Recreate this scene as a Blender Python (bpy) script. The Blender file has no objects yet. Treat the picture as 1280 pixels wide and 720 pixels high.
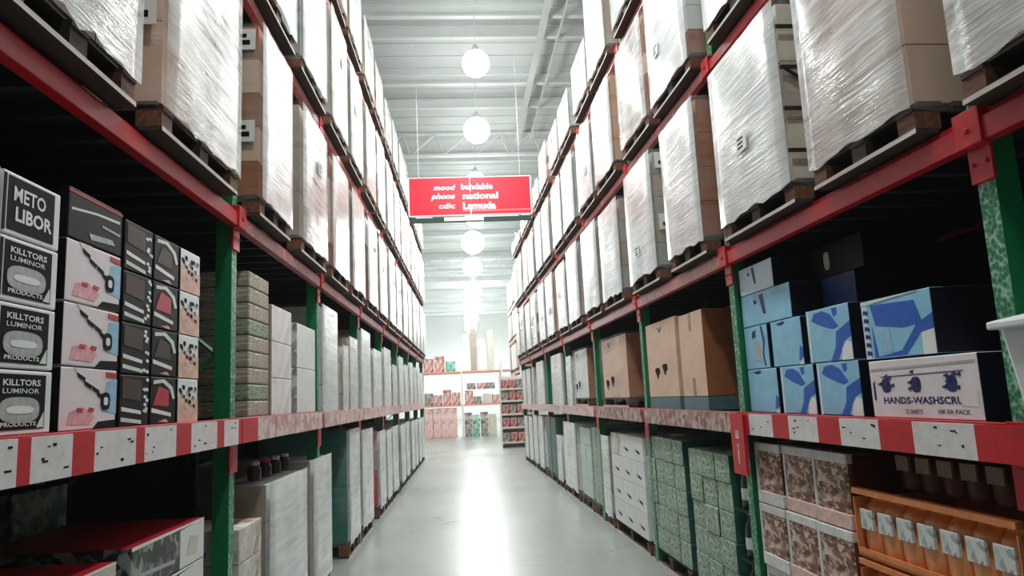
import bpy, math, random
from mathutils import Vector, Matrix
rnd = random.Random(7)
C = bpy.context.scene.collection
PI = math.pi

# ---------------------------------------------------------------- camera, world, exposure
cam_d = bpy.data.cameras.new('camera'); cam = bpy.data.objects.new('camera', cam_d); C.objects.link(cam)
FW = Vector((0.07712347, 0.98572343, 0.14967058)); RT = Vector((0.99641143, -0.07095194, -0.0461528))
RT = (RT - FW*RT.dot(FW)).normalized(); FW.normalize(); UP = RT.cross(FW)
M4 = Matrix((RT, UP, -FW)).transposed().to_4x4(); M4.translation = (0, 0, 1.5)
cam.matrix_world = M4
cam_d.sensor_width = 36; cam_d.lens = 900.95/1280*36; cam_d.clip_end = 200
bpy.context.scene.camera = cam
W = bpy.data.worlds.new('world'); bpy.context.scene.world = W; W.use_nodes = True
W.node_tree.nodes['Background'].inputs[0].default_value = (0.8, 0.9, 0.9, 1)
W.node_tree.nodes['Background'].inputs[1].default_value = 0.02
vs = bpy.context.scene.view_settings
vs.view_transform = 'Standard'; vs.look = 'None'; vs.gamma = 1; vs.use_curve_mapping = False
vs.exposure = -0.12
LAMP = 34.0            # emission of one high bay globe
FAR_LAMP = 26.0
DOWN = 90.0           # watts of the reflector light under each globe
FAR_DOWN = 215.0
CEIL = 8.0
HAZE = 0.0025           # thin even haze volume of the hall
hz = W.node_tree.nodes.new('ShaderNodeVolumeScatter'); hz.inputs['Color'].default_value = (.96, .99, .98, 1); hz.inputs['Density'].default_value = HAZE
W.node_tree.links.new(hz.outputs[0], W.node_tree.nodes['World Output'].inputs['Volume'])

# ---------------------------------------------------------------- materials
MATS = {}
def newmat(name):
    m = bpy.data.materials.new(name); m.use_nodes = True; MATS[name] = m
    nt = m.node_tree; b = nt.nodes['Principled BSDF']
    return m, nt, b
def N(nt, t, **kw):
    n = nt.nodes.new(t)
    for k, v in kw.items(): setattr(n, k, v)
    return n
def coords(nt, scale=(1,1,1), rot=(0,0,0)):
    tc = N(nt, 'ShaderNodeTexCoord'); mp = N(nt, 'ShaderNodeMapping')
    mp.inputs['Scale'].default_value = scale; mp.inputs['Rotation'].default_value = rot
    nt.links.new(tc.outputs['Object'], mp.inputs['Vector']); return mp.outputs['Vector']
def noise(nt, vec, scale, detail=3, rough=.6):
    n = N(nt, 'ShaderNodeTexNoise'); n.inputs['Scale'].default_value = scale
    n.inputs['Detail'].default_value = detail; n.inputs['Roughness'].default_value = rough
    nt.links.new(vec, n.inputs['Vector']); return n.outputs['Fac']
def ramp(nt, fac, stops):
    r = N(nt, 'ShaderNodeValToRGB'); nt.links.new(fac, r.inputs['Fac'])
    e = r.color_ramp.elements
    while len(e) < len(stops): e.new(.5)
    for i, (p, c) in enumerate(stops):
        e[i].position = p; e[i].color = (*c, 1) if len(c) == 3 else c
    return r.outputs['Color']
def bump(nt, b, h, strength=.3, dist=.01):
    n = N(nt, 'ShaderNodeBump'); n.inputs['Strength'].default_value = strength; n.inputs['Distance'].default_value = dist
    nt.links.new(h, n.inputs['Height']); nt.links.new(n.outputs['Normal'], b.inputs['Normal'])
def flat(name, c, rough=.5, var=.12, scale=12, spec=.4, metal=0):
    if name in MATS: return MATS[name]
    m, nt, b = newmat(name)
    v = coords(nt); f = noise(nt, v, scale)
    lo = tuple(x*(1-var) for x in c); hi = tuple(min(1, x*(1+var)) for x in c)
    nt.links.new(ramp(nt, f, [(.3, lo), (.7, hi)]), b.inputs['Base Color'])
    b.inputs['Roughness'].default_value = rough; b.inputs['Specular IOR Level'].default_value = spec
    b.inputs['Metallic'].default_value = metal
    return m
def mottled(name, cols, scale=30, rough=.55, stretch=(1,1,1)):
    """printed packaging: patches of several inks"""
    m, nt, b = newmat(name)
    v = coords(nt, stretch)
    vo = N(nt, 'ShaderNodeTexVoronoi'); vo.inputs['Scale'].default_value = scale
    nt.links.new(v, vo.inputs['Vector'])
    sep = N(nt, 'ShaderNodeSeparateColor'); nt.links.new(vo.outputs['Color'], sep.inputs['Color'])
    n2 = noise(nt, v, scale*.8, 3)
    mx = N(nt, 'ShaderNodeMath', operation='MULTIPLY_ADD'); nt.links.new(sep.outputs[0], mx.inputs[0])
    mx.inputs[1].default_value = .6; 
    ad = N(nt, 'ShaderNodeMath', operation='MULTIPLY'); nt.links.new(n2, ad.inputs[0]); ad.inputs[1].default_value = .5
    nt.links.new(ad.outputs[0], mx.inputs[2])
    k = len(cols); nt.links.new(ramp(nt, mx.outputs[0], [(.15+.65*i/max(1, k-1), c) for i, c in enumerate(cols)]), b.inputs['Base Color'])
    b.inputs['Roughness'].default_value = rough
    return m
def paint(name, c, wear=(.6,.5,.45), amount=.72, rough=.35):
    m, nt, b = newmat(name)
    v = coords(nt); f = noise(nt, v, 22, 5, .7)
    c2 = tuple(x*.8 for x in c)
    nt.links.new(ramp(nt, f, [(.3, c2), (.6, c), (amount, c), (amount+.05, wear)]), b.inputs['Base Color'])
    b.inputs['Roughness'].default_value = rough; b.inputs['Specular IOR Level'].default_value = .5
    bump(nt, b, f, .15, .002)
    return m
RED = paint('red_beam_paint', (.60, .010, .022))
REDP = paint('red_placard_print', (.62, .010, .022), amount=.8, rough=.4)
RED_PALE = paint('pale_red_beam_paint', (.52, .13, .13), (.75,.6,.56), .60)  # paler red for the beams beyond the nearest bays
GREEN = paint('green_post_paint', (.008, .20, .07), (.3,.4,.32), .74)
m, nt, b = newmat('green_punched_face')   # punched front face of the posts: pale speckles paint the light caught by the slots
v = coords(nt); vo = N(nt, 'ShaderNodeTexVoronoi'); vo.inputs['Scale'].default_value = 60; nt.links.new(v, vo.inputs['Vector'])
nt.links.new(ramp(nt, vo.outputs['Distance'], [(.15, (.008,.12,.045)), (.4, (.015,.17,.07)), (.6, (.07,.28,.16)), (.85, (.34,.52,.40))]), b.inputs['Base Color'])
b.inputs['Roughness'].default_value = .45; PUNCH = m
WHITEP = flat('white_placard', (.80,.80,.78), .5, .08, 30)
m, nt, b = newmat('scuffed_white_strip')
v = coords(nt, (1,1,1)); f = noise(nt, v, 16, 5, .7)
nt.links.new(ramp(nt, f, [(.24,(.42,.38,.37)), (.36,(.70,.67,.67)), (.60,(.80,.78,.78)), (.76,(.70,.60,.58))]), b.inputs['Base Color']); b.inputs['Roughness'].default_value=.45
STRIP = m
PINKP = mottled('worn_pinkish_tags', [(.42,.20,.18),(.70,.50,.47),(.80,.68,.66),(.60,.34,.31)], 14, .5)
TAGS = mottled('brown_price_tags', [(.05,.03,.03),(.42,.24,.20),(.60,.50,.46),(.30,.10,.09)], 20, .5)
DARK = flat('deck_shade_black', (.012,.012,.013), .8, .3)  # deck colour crushed to black to carry the shade inside the racks
RACK_SHADE = flat('rack_shade_black', (.006,.006,.006), .9, .3)  # black standing in for the shade at the back of the racks
def wood(name, c1, c2):
    m, nt, b = newmat(name)
    v = coords(nt, (3, 30, 30)); f = noise(nt, v, 1.6, 4, .6)
    nt.links.new(ramp(nt, f, [(.3, c1), (.7, c2)]), b.inputs['Base Color']); b.inputs['Roughness'].default_value = .75
    bump(nt, b, f, .3, .004); return m
WOOD = wood('rough_pallet_wood', (.085,.032,.016), (.24,.095,.045))
WOODW = wood('pale_pallet_wood', (.46,.40,.35), (.72,.66,.60))
WOOD_SHADE = wood('shaded_pallet_wood', (.022,.014,.010), (.06,.038,.025))  # shaded copy of the pallet wood, for undersides and inner blocks
CARD = flat('kraft_cardboard', (.50,.27,.155), .75, .14, 6)
CARDO = flat('orange_brown_cardboard', (.36,.12,.045), .7, .14, 6)
CARDP = flat('pale_tan_cardboard', (.72,.50,.38), .7, .08, 6)
CARDG = flat('greige_cardboard', (.40,.33,.26), .7, .15, 8)
CARDW = flat('white_carton_board', (.78,.79,.78), .5, .06, 8)
CARDB = flat('beige_carton_board', (.62,.58,.48), .6, .15, 8)
INK = flat('black_ink', (.002,.003,.003), .65, .1, spec=.15)
INKW = flat('white_ink', (.80,.82,.80), .4, .05)
NAVY = flat('navy_ink', (.012,.02,.12), .4, .1)
GREYI = flat('grey_ink', (.42,.43,.43), .4, .25, 40)
TAPE = flat('clear_brown_tape', (.36,.20,.11), .25, .1)
STRAP = flat('black_strap', (.015,.015,.015), .4, .1)
PAPER = flat('paper_slip', (.82,.82,.80), .6, .04)

def film(name, lo, hi, tint, rough=.22, streak=(1.1, 1.0, 15.0), ang=.16):
    """stretch film: milky where layers pile up, clear between, wrinkled on the slant"""
    m, nt, b = newmat(name)
    v = coords(nt, streak, (0, ang, 0)); f = noise(nt, v, 1.5, 5, .65)
    v2 = coords(nt, (streak[0]*1.4, 1, streak[2]*2.5), (0, ang+.25, 0)); g = noise(nt, v2, 1.6, 4, .7)
    v3 = coords(nt); big = noise(nt, v3, 2.2, 2)
    b.inputs['Base Color'].default_value = (*tint, 1)
    b.inputs['Roughness'].default_value = rough; b.inputs['Specular IOR Level'].default_value = .7
    ad = N(nt, 'ShaderNodeMath', operation='ADD'); nt.links.new(f, ad.inputs[0]); nt.links.new(big, ad.inputs[1])
    mr = N(nt, 'ShaderNodeMapRange'); nt.links.new(ad.outputs[0], mr.inputs['Value'])
    mr.inputs['From Min'].default_value = .75; mr.inputs['From Max'].default_value = 1.2
    mr.inputs['To Min'].default_value = lo; mr.inputs['To Max'].default_value = hi
    tr = N(nt, 'ShaderNodeBsdfTransparent'); mx = N(nt, 'ShaderNodeMixShader')
    nt.links.new(mr.outputs[0], mx.inputs[0]); nt.links.new(tr.outputs[0], mx.inputs[1]); nt.links.new(b.outputs[0], mx.inputs[2])
    nt.links.new(mx.outputs[0], nt.nodes['Material Output'].inputs['Surface'])
    a2 = N(nt, 'ShaderNodeMath', operation='ADD'); nt.links.new(f, a2.inputs[0]); nt.links.new(g, a2.inputs[1])
    bump(nt, b, a2.outputs[0], .45, .010)
    return m
FILM_D = film('dense_stretch_film', .60, .97, (.86,.88,.87))
FILM_M = film('medium_stretch_film', .30, .90, (.86,.87,.86), .18)
FILM_T = film('clear_stretch_film', .02, .16, (.8,.84,.82), .15)
FILM_S = film('thin_stretch_film', .05, .40, (.80,.80,.78), .2, (1, 1.2, 14), .1)

# ---------------------------------------------------------------- mesh helpers
class MB:
    def __init__(s): s.v = []; s.f = []; s.m = []; s.mats = []
    def mi(s, m):
        if m not in s.mats: s.mats.append(m)
        return s.mats.index(m)
    def quad(s, pts, m):
        i = len(s.v); s.v += [tuple(p) for p in pts]; s.f.append(tuple(range(i, i+len(pts)))); s.m.append(s.mi(m))
    def box(s, x0, x1, y0, y1, z0, z1, m, mf=None, ms=None, mt=None):
        """m everywhere, mf on the y0 face (front), ms on the two x faces, mt on top"""
        i = len(s.v)
        s.v += [(x0,y0,z0),(x1,y0,z0),(x1,y1,z0),(x0,y1,z0),(x0,y0,z1),(x1,y0,z1),(x1,y1,z1),(x0,y1,z1)]
        for q, mm in (((0,3,2,1), m), ((4,5,6,7), mt or m), ((0,1,5,4), mf or m), ((2,3,7,6), m), ((1,2,6,5), ms or m), ((3,0,4,7), ms or m)):
            s.f.append(tuple(i+k for k in q)); s.m.append(s.mi(mm))
    def poly(s, pts, y, th, m):
        """flat printed shape in the xz plane, th thick towards -y"""
        n = len(pts); i = len(s.v)
        s.v += [(p[0], y, p[1]) for p in pts] + [(p[0], y-th, p[1]) for p in pts]
        s.f.append(tuple(i+n+k for k in range(n))); s.m.append(s.mi(m))
        for k in range(n):
            s.f.append((i+k, i+(k+1) % n, i+n+(k+1) % n, i+n+k)); s.m.append(s.mi(m))
    def oval(s, cx, cz, rx, rz, y, th, m, n=20, p=.7):
        pts = []
        for k in range(n):
            a = 2*PI*k/n; c, q = math.cos(a), math.sin(a)
            pts.append((cx+rx*math.copysign(abs(c)**p, c), cz+rz*math.copysign(abs(q)**p, q)))
        s.poly(pts, y, th, m)
    def tube(s, a, b, r, m, n=8, r2=None):
        a = Vector(a); b = Vector(b); d = (b-a).normalized(); u = d.orthogonal().normalized(); w = d.cross(u)
        r2 = r if r2 is None else r2
        i = len(s.v)
        for k in range(n):
            t = 2*PI*k/n; o = u*math.cos(t)+w*math.sin(t); s.v.append(tuple(a+o*r)); s.v.append(tuple(b+o*r2))
        for k in range(n):
            j = (k+1) % n; s.f.append((i+2*k, i+2*j, i+2*j+1, i+2*k+1)); s.m.append(s.mi(m))
        s.f.append(tuple(i+2*k for k in range(n))[::-1]); s.m.append(s.mi(m)); s.f.append(tuple(i+2*k+1 for k in range(n))); s.m.append(s.mi(m))
    def lathe(s, prof, m, n=24, c=(0,0,0), cap=True):
        i = len(s.v)
        for r, z in prof:
            for k in range(n):
                t = 2*PI*k/n; s.v.append((c[0]+r*math.cos(t), c[1]+r*math.sin(t), c[2]+z))
        for j in range(len(prof)-1):
            for k in range(n):
                l = (k+1) % n
                s.f.append((i+j*n+k, i+j*n+l, i+(j+1)*n+l, i+(j+1)*n+k)); s.m.append(s.mi(m))
        if cap:
            s.f.append(tuple(i+k for k in range(n))[::-1]); s.m.append(s.mi(m))
            q = i+(len(prof)-1)*n; s.f.append(tuple(q+k for k in range(n))); s.m.append(s.mi(m))
    def text(s, body, x, z, w, h, y, m, shear=0.0, rot=0.0, th=.001, bold=0.0):
        """real letters, fitted to w by h with the lower left corner at x, z, standing on the plane y"""
        cu = bpy.data.curves.new('t', 'FONT'); cu.body = body; cu.size = 1; cu.shear = shear; cu.offset = bold; cu.resolution_u = 2
        o = bpy.data.objects.new('t', cu); C.objects.link(o)
        dg = bpy.context.evaluated_depsgraph_get(); me = bpy.data.meshes.new_from_object(o.evaluated_get(dg))
        xs = [q.co.x for q in me.vertices]; ys = [q.co.y for q in me.vertices]
        if xs:
            sx = w/(max(xs)-min(xs)); sy = h/(max(ys)-min(ys)); i = len(s.v)
            cr, sr = math.cos(rot), math.sin(rot)
            for q in me.vertices:
                a, c_ = (q.co.x-min(xs))*sx, (q.co.y-min(ys))*sy
                s.v.append((x+a*cr-c_*sr, y-th, z+a*sr+c_*cr))
            for p in me.polygons: s.f.append(tuple(i+k for k in p.vertices)); s.m.append(s.mi(m))
        bpy.data.objects.remove(o); bpy.data.curves.remove(cu); bpy.data.meshes.remove(me)
    def build(s, name, parent=None, smooth=False, bevel=0):
        me = bpy.data.meshes.new(name); me.from_pydata(s.v, [], s.f)
        for m in s.mats: me.materials.append(m)
        me.polygons.foreach_set('material_index', s.m)
        if smooth: me.polygons.foreach_set('use_smooth', [True]*len(s.f))
        me.update()
        o = bpy.data.objects.new(name, me); C.objects.link(o)
        if parent: o.parent = parent
        if bevel:
            b = o.modifiers.new('bevel', 'BEVEL'); b.width = bevel; b.segments = 2; b.limit_method = 'ANGLE'
        return o
def tag(o, label, cat, group=None, kind=None):
    if label: o['label'] = label
    if cat: o['category'] = cat
    if group: o['group'] = group
    if kind: o['kind'] = kind
    return o
def empty(name, label, cat, group=None):
    o = bpy.data.objects.new(name, None); o.empty_display_size = .1; C.objects.link(o); return tag(o, label, cat, group)
def struct(mb, name):
    o = mb.build(name); o['kind'] = 'structure'; return o
ORD = ['', 'first','second','third','fourth','fifth','sixth','seventh','eighth','ninth','tenth','eleventh','twelfth','thirteenth','fourteenth','fifteenth','sixteenth','seventeenth']

# ---------------------------------------------------------------- the two rack rows: local frames
# s runs along the aisle away from the camera, t into the rack, z up
ROW = {'left': (.0162, -1.2684), 'right': (-.0162, 1.8068)}
def pose(o, side, s, t, z, dev=0.0):
    """thing's own x runs along the aisle as a shopper facing the rack sees it, y runs into the rack"""
    a, x0 = ROW[side]
    sd = Vector((math.sin(a), math.cos(a)))
    out = Vector((-math.cos(a), math.sin(a))) if side == 'left' else Vector((math.cos(a), -math.sin(a)))
    p = Vector((x0, 0)) + sd*s + out*t
    o.location = (p.x, p.y, z)
    o.rotation_euler = (0, 0, (PI/2 - a if side == 'left' else -PI/2 - a) + dev)
    return o
def lx(side, s, s0):   # along-aisle distance to local x
    return (s-s0) if side == 'left' else (s0-s)
POSTS = {'left': [-.35+2.16*i for i in range(10)], 'right': [0.0+2.2*i for i in range(9)]}
LEV = {'left': [(1.327,1.458),(2.488,2.592),(3.884,3.98),(5.294,5.39)],
       'right': [(1.22,1.344),(2.262,2.37),(3.55,3.645),(4.78,4.875)]}
TOP = {'left': 6.1, 'right': 5.6}
DEPTH = 1.05

# ---------------------------------------------------------------- structure
m, nt, b = newmat('polished_concrete')
v = coords(nt); f = noise(nt, v, .9, 5, .6); g = noise(nt, v, 9, 4, .6)
mxn = N(nt, 'ShaderNodeMath', operation='ADD'); nt.links.new(f, mxn.inputs[0]); nt.links.new(g, mxn.inputs[1])
nt.links.new(ramp(nt, mxn.outputs[0], [(.6, (.255,.275,.255)), (1.0, (.28,.30,.28)), (1.4, (.305,.325,.30))]), b.inputs['Base Color'])
nt.links.new(ramp(nt, f, [(.3, (.27,)*3), (.7, (.34,)*3)]), b.inputs['Roughness'])
b.inputs['Specular IOR Level'].default_value = .3
CONC = m
CEILM = flat('white_ceiling_deck', (.66,.70,.69), .6, .05, 2)
STEELW = flat('white_painted_steel', (.80,.83,.82), .5, .04, 2)
WALLM = flat('white_wall_panel', (.80,.82,.81), .7, .04, 1)
X0, X1, Y0, Y1 = -9, 10, -6, 56
q = MB(); q.box(X0, X1, Y0, Y1, -.2, 0, CONC); struct(q, 'floor')
q = MB()      # profiled steel deck: ribs across the aisle
yy = Y0
while yy < Y1-.01:
    q.box(X0, X1, yy, yy+.42, CEIL, CEIL+.08, CEILM); q.box(X0, X1, yy+.42, yy+.5, CEIL+.012, CEIL+.08, CEILM); yy += .5
struct(q, 'ceiling')
q = MB(); q.box(X0-.2, X0, Y0, Y1, 0, CEIL, WALLM); struct(q, 'wall_left')
q = MB(); q.box(X1, X1+.2, Y0, Y1, 0, CEIL, WALLM); struct(q, 'wall_right')
q = MB(); q.box(X0, X1, Y1, Y1+.2, 0, CEIL, WALLM)
for i in range(19): q.box(X0+i+.45, X0+i+.55, Y1-.04, Y1, 0, CEIL, WALLM)
struct(q, 'wall_back')
q = MB(); q.box(X0, X1, Y0-.2, Y0, 0, CEIL, WALLM); struct(q, 'wall_front')
# roof steel: purlins across the aisle, girders along it, open web trusses
for i, y in enumerate([9.6, 11.2, 11.9, 13.8, 15.0, 18.6, 20.8, 23, 25.2, 27.4, 29.6, 31.8, 34, 36.2, 38.4, 40.6, 43, 46, 49, 51.5, 54]):
    q = MB(); q.box(X0, X1, y-.05, y+.05, CEIL-.22, CEIL-.19, STEELW); q.box(X0, X1, y-.012, y+.012, CEIL-.19, CEIL-.03, STEELW); q.box(X0, X1, y-.05, y+.05, CEIL-.03, CEIL, STEELW)
    o = struct(q, 'trim_%d' % (i+1))
for i, x in enumerate([-3.6, 1.62]):
    q = MB(); q.box(x-.06, x+.06, Y0, 17, CEIL-.30, CEIL-.28, CEILM); q.box(x-.012, x+.012, Y0, 17, CEIL-.28, CEIL-.23, CEILM); q.box(x+.30, x+.33, Y0, 17, CEIL-.29, CEIL-.26, CEILM)
    struct(q, 'trim_%d' % (i+22))
for i, y in enumerate([17.0, 33.0]):
    q = MB(); q.box(X0, X1, y-.05, y+.05, CEIL-.62, CEIL-.56, STEELW); q.box(X0, X1, y-.05, y+.05, CEIL-.06, CEIL, STEELW)
    x = X0; k = 0
    while x < X1-.8:
        q.tube((x, y, CEIL-.59), (x+.62, y, CEIL-.04), .022, STEELW, 6); q.tube((x+.62, y, CEIL-.04), (x+.8, y, CEIL-.59), .022, STEELW, 6); x += .8
    struct(q, 'trim_%d' % (i+24))

# ---------------------------------------------------------------- high bay lamps
def emis(name, c, st):
    m, nt, b = newmat(name); b.inputs['Emission Color'].default_value = (*c, 1); b.inputs['Emission Strength'].default_value = st
    b.inputs['Base Color'].default_value = (.9,.9,.9,1); return m
GLOW = emis('lit_globe', (.97, 1.0, .99), LAMP); GLOWF = emis('lit_far_globe', (.97, 1.0, .99), FAR_LAMP)
def lamp(x, y, z, r, mat, label):
    t = empty('high_bay_lamp', label, 'ceiling lamp', 'white globe lamps hanging from the ceiling'); t.location = (x, y, CEIL)  # the added fill lamps share this name and group
    d = z-CEIL
    g = MB(); prof = [(r*.25, r*.98)] + [(r*math.sin(a), -r*math.cos(a)) for a in [PI*.82-PI*.82*k/9 for k in range(9)]] + [(.01, -r)]
    g.lathe([(a, c+d) for a, c in prof], mat, 20); g.build('glowing_globe', t, True)
    g = MB(); g.lathe([(r*.62, r*.72), (r*.45, r*.92), (r*.2, r*1.25), (r*.12, r*1.45), (.012, r*1.5)], STEELW, 16, (0, 0, d)); g.build('socket', t, True)
    g = MB(); g.tube((0, 0, d+r*1.4), (0, 0, -.02), .008, STEELW, 6); g.build('cord', t)
    g = MB(); g.lathe([(.06, -.03), (.06, 0)], STEELW, 12); g.build('ceiling_rose', t)
    ld = bpy.data.lights.new('reflector_light', 'AREA'); ld.shape = 'DISK'; ld.size = r*1.5; ld.energy = DOWN if y < 18 else FAR_DOWN; ld.color = (.96, 1, .985)
    lo = bpy.data.objects.new('reflector_light', ld); C.objects.link(lo); lo.parent = t; lo.location = (0, 0, d-r-.01)
for i, (x, y, r) in enumerate([(.36, 1.2, .2), (.36, 4.6, .2), (.38, 7.9, .2), (.42, 10.45, .21), (.5, 13.25, .25), (.55, 16.6, .24), (.6, 20.0, .28), (.6, 23.3, .38), (.66, 27.8, .38), (.8, 33.5, .40), (.86, 39.5, .5), (.9, 46, .45), (.95, 51.5, .45)]):  # far globes enlarged so their shape includes the bloom
    lamp(x, y, 6.6, r, GLOW if y < 18 else GLOWF,
         'white glowing globe lamp over the aisle, %s of the row from the camera' % ORD[i+1])

for i, (x, y) in enumerate([(-4.5, 35), (-4.5, 43), (-4.5, 50), (6, 35), (6, 43), (6, 50)]):  # unseen lamps added to whiten the far end of the hall
    lamp(x, y, 6.6, .4, GLOWF, 'added fill lamp far %s of the aisle, %s of its row from the camera' % (('left', 'right')[x > 0], ORD[i % 3+1]))
# ---------------------------------------------------------------- racks
def bays(side): P = POSTS[side]; return list(zip(P[:-1], P[1:]))
def make_rack(side):
    P = POSTS[side]; s0 = P[0]; t = empty('pallet_rack', 'tall steel pallet rack with green posts and red beams along the %s of the aisle' % side, 'rack')
    pose(t, side, s0, 0, 0)
    X = lambda s: lx(side, s, s0)
    pw = .08
    for i, s in enumerate(P):
        x = X(s); q = MB()
        q.box(x-pw/2, x+pw/2, 0, .004, 0, TOP[side], GREEN, PUNCH)
        q.box(x-pw/2, x-pw/2+.004, .004, .085, 0, TOP[side], GREEN); q.box(x+pw/2-.004, x+pw/2, .004, .085, 0, TOP[side], GREEN)
        q.box(x-pw/2-.01, x+pw/2+.01, .0, .12, 0, .012, GREEN)
        q.build('post', t)
        q = MB(); q.box(x-pw/2, x+pw/2, DEPTH-.085, DEPTH, 0, TOP[side], GREEN); q.build('rear_post', t)
        q = MB()
        z = .3; k = 0
        while z < TOP[side]-.9:
            a, c = (.09, DEPTH-.09) if k % 2 == 0 else (DEPTH-.09, .09)
            q.tube((x, a, z), (x, c, z+.75), .014, GREEN, 6); z += .75; k += 1
        q.build('brace', t)
        for j, (zb, zt) in enumerate(LEV[side]):
            q = MB()
            if j == 0:
                q.box(x-.06, x+.06, -.010, .0, zb-.15, zt+.004, RED); q.box(x-.035, x+.035, -.012, -.010, zb-.12, zb-.02, RED)
            else:
                q.box(x-.062, x+.062, -.046, .0, zb-.005, zt+.012, RED); q.box(x-.052, x+.052, -.012, 0, zb-.125, zb, RED)
                for d in (-.03, .03): q.tube((x+d, -.014, zb-.06), (x+d, -.02, zb-.06), .009, RED, 8)
                q.tube((x, -.046, zb+.05), (x, -.054, zb+.05), .012, RED, 8)
            q.build('beam_connector', t, bevel=.003)
    for bi, (a, c) in enumerate(bays(side)):
        xa, xc = sorted((X(a), X(c))); xa += .05; xc -= .05
        for j, (zb, zt) in enumerate(LEV[side]):
            q = MB(); rm = RED_PALE if bi >= 2 else RED
            q.box(xa, xc, -.036, .012, zb, zt-.028, rm); q.box(xa, xc, -.010, .012, zt-.03, zt, rm); q.box(xa, xc, -.036, -.010, zt-.034, zt-.028, rm)
            q.box(xa, xc, DEPTH-.05, DEPTH, zb, zt, rm)
            bo = q.build('beam', t, bevel=.003)
            q = MB(); n = 9
            q.box(xa, xc, .015, DEPTH-.055, zt-.03, zt-.008, DARK)
            for k in range(n):
                xx = xa+(xc-xa)*(k+.5)/n; q.box(xx-.02, xx+.02, .014, DEPTH-.06, zb+.02, zt-.03, DARK)
            q.build('deck', t)
            if j == 0:
                strip(side, bo, bi, a, c, X, zb, zt)
        q = MB(); q.box(xa-.05, xc+.05, DEPTH+.01, DEPTH+.03, 0, LEV[side][3][1]+.5, RACK_SHADE); q.build('shade_sheet', t)  # dark sheet added behind the goods to keep the interior in shade
def strip(side, par, bi, a, c, X, zb, zt):
    """red and white card strip clipped on the first beam"""
    def card(sa, sc, m, name, label=None, tick=None, z0=zb-.002, z1=zt-.006, y=-.052):
        xa, xc = sorted((X(sa), X(sc))); q = MB(); q.box(xa, xc, y, y+.014, z0, z1, m)
        if tick:
            for k in range(tick):
                w = rnd.uniform(.008, .03); xx = rnd.uniform(xa+.01, max(xa+.012, xc-w-.01)); zz = rnd.uniform(z0+.015, z1-.02)
                q.box(xx, xx+w, y-.001, y, zz, zz+rnd.uniform(.003, .010), INK)
        o = q.build(name, par)
        if label: o['label'] = label
    if side == 'left':
        if bi == 1:
            reds = [(1.86,1.94),(2.06,2.12),(2.33,2.46),(2.75,2.82),(3.11,3.27),(3.59,3.69)]; p = a+.05
            for r0, r1 in reds: card(p, r0, STRIP, 'white_placard', 'scuffed white card', 5); card(r0, r1, REDP, 'red_placard', 'red card'); p = r1
            card(p, c-.06, STRIP, 'white_placard', 'scuffed white card', 3); card(c-.06, c+.0, REDP, 'red_placard', 'red card'); return
        if bi == 2: card(a, a+.28, REDP, 'red_placard', 'red card', y=-.054); p = a+.28
        else: p = a+.03
        k = 0
        while p < c-.15:
            w = rnd.uniform(.28, .5); e = min(c-.03, p+w); card(p, e-.02, PINKP, 'price_strip', 'worn pinkish white strip', 2); card(e-.02, e, REDP, 'red_placard'); p = e
    else:
        if bi == 1:
            reds = [(2.2,2.35),(2.68,2.90),(3.20,3.40),(3.70,3.89)]; p = c-.06
            p = a
            for r0, r1 in reds:
                if r0 > p: card(p, r0, STRIP, 'white_placard', 'scuffed white card', 5)
                card(r0, r1, REDP, 'red_placard', 'red card'); p = r1
            card(p, 4.2, STRIP, 'white_placard', 'scuffed white card', 4)
            card(4.2, 4.46, REDP, 'corner_placard', 'red card bent down over the post', y=-.058)
            xa, xc = sorted((X(4.24), X(4.43))); q = MB(); q.box(xa, xc, -.075, -.060, zb-.24, zt-.01, REDP)
            q.box(xa+.07, xa+.12, -.0765, -.075, zb-.03, zb+.02, PINKP); q.box(xa+.085, xa+.105, -.0765, -.075, zb-.18, zb-.06, PINKP)
            o = q.build('hanging_placard', par); o['label'] = 'red card hanging below the beam at the post'
            return
        if bi == 0: card(a+.05, 1.9, STRIP, 'white_placard', 'scuffed white card', 5); card(1.9, 2.2, REDP, 'red_placard', 'red card'); return
        p = a+.03
        while p < c-.1:
            w = rnd.uniform(.12, .25); e = min(c-.03, p+w); card(p, e-.015, TAGS if bi < 4 else PINKP, 'price_tag', 'small brownish price tags'); p = e
for sd in ('left', 'right'): make_rack(sd)

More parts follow.
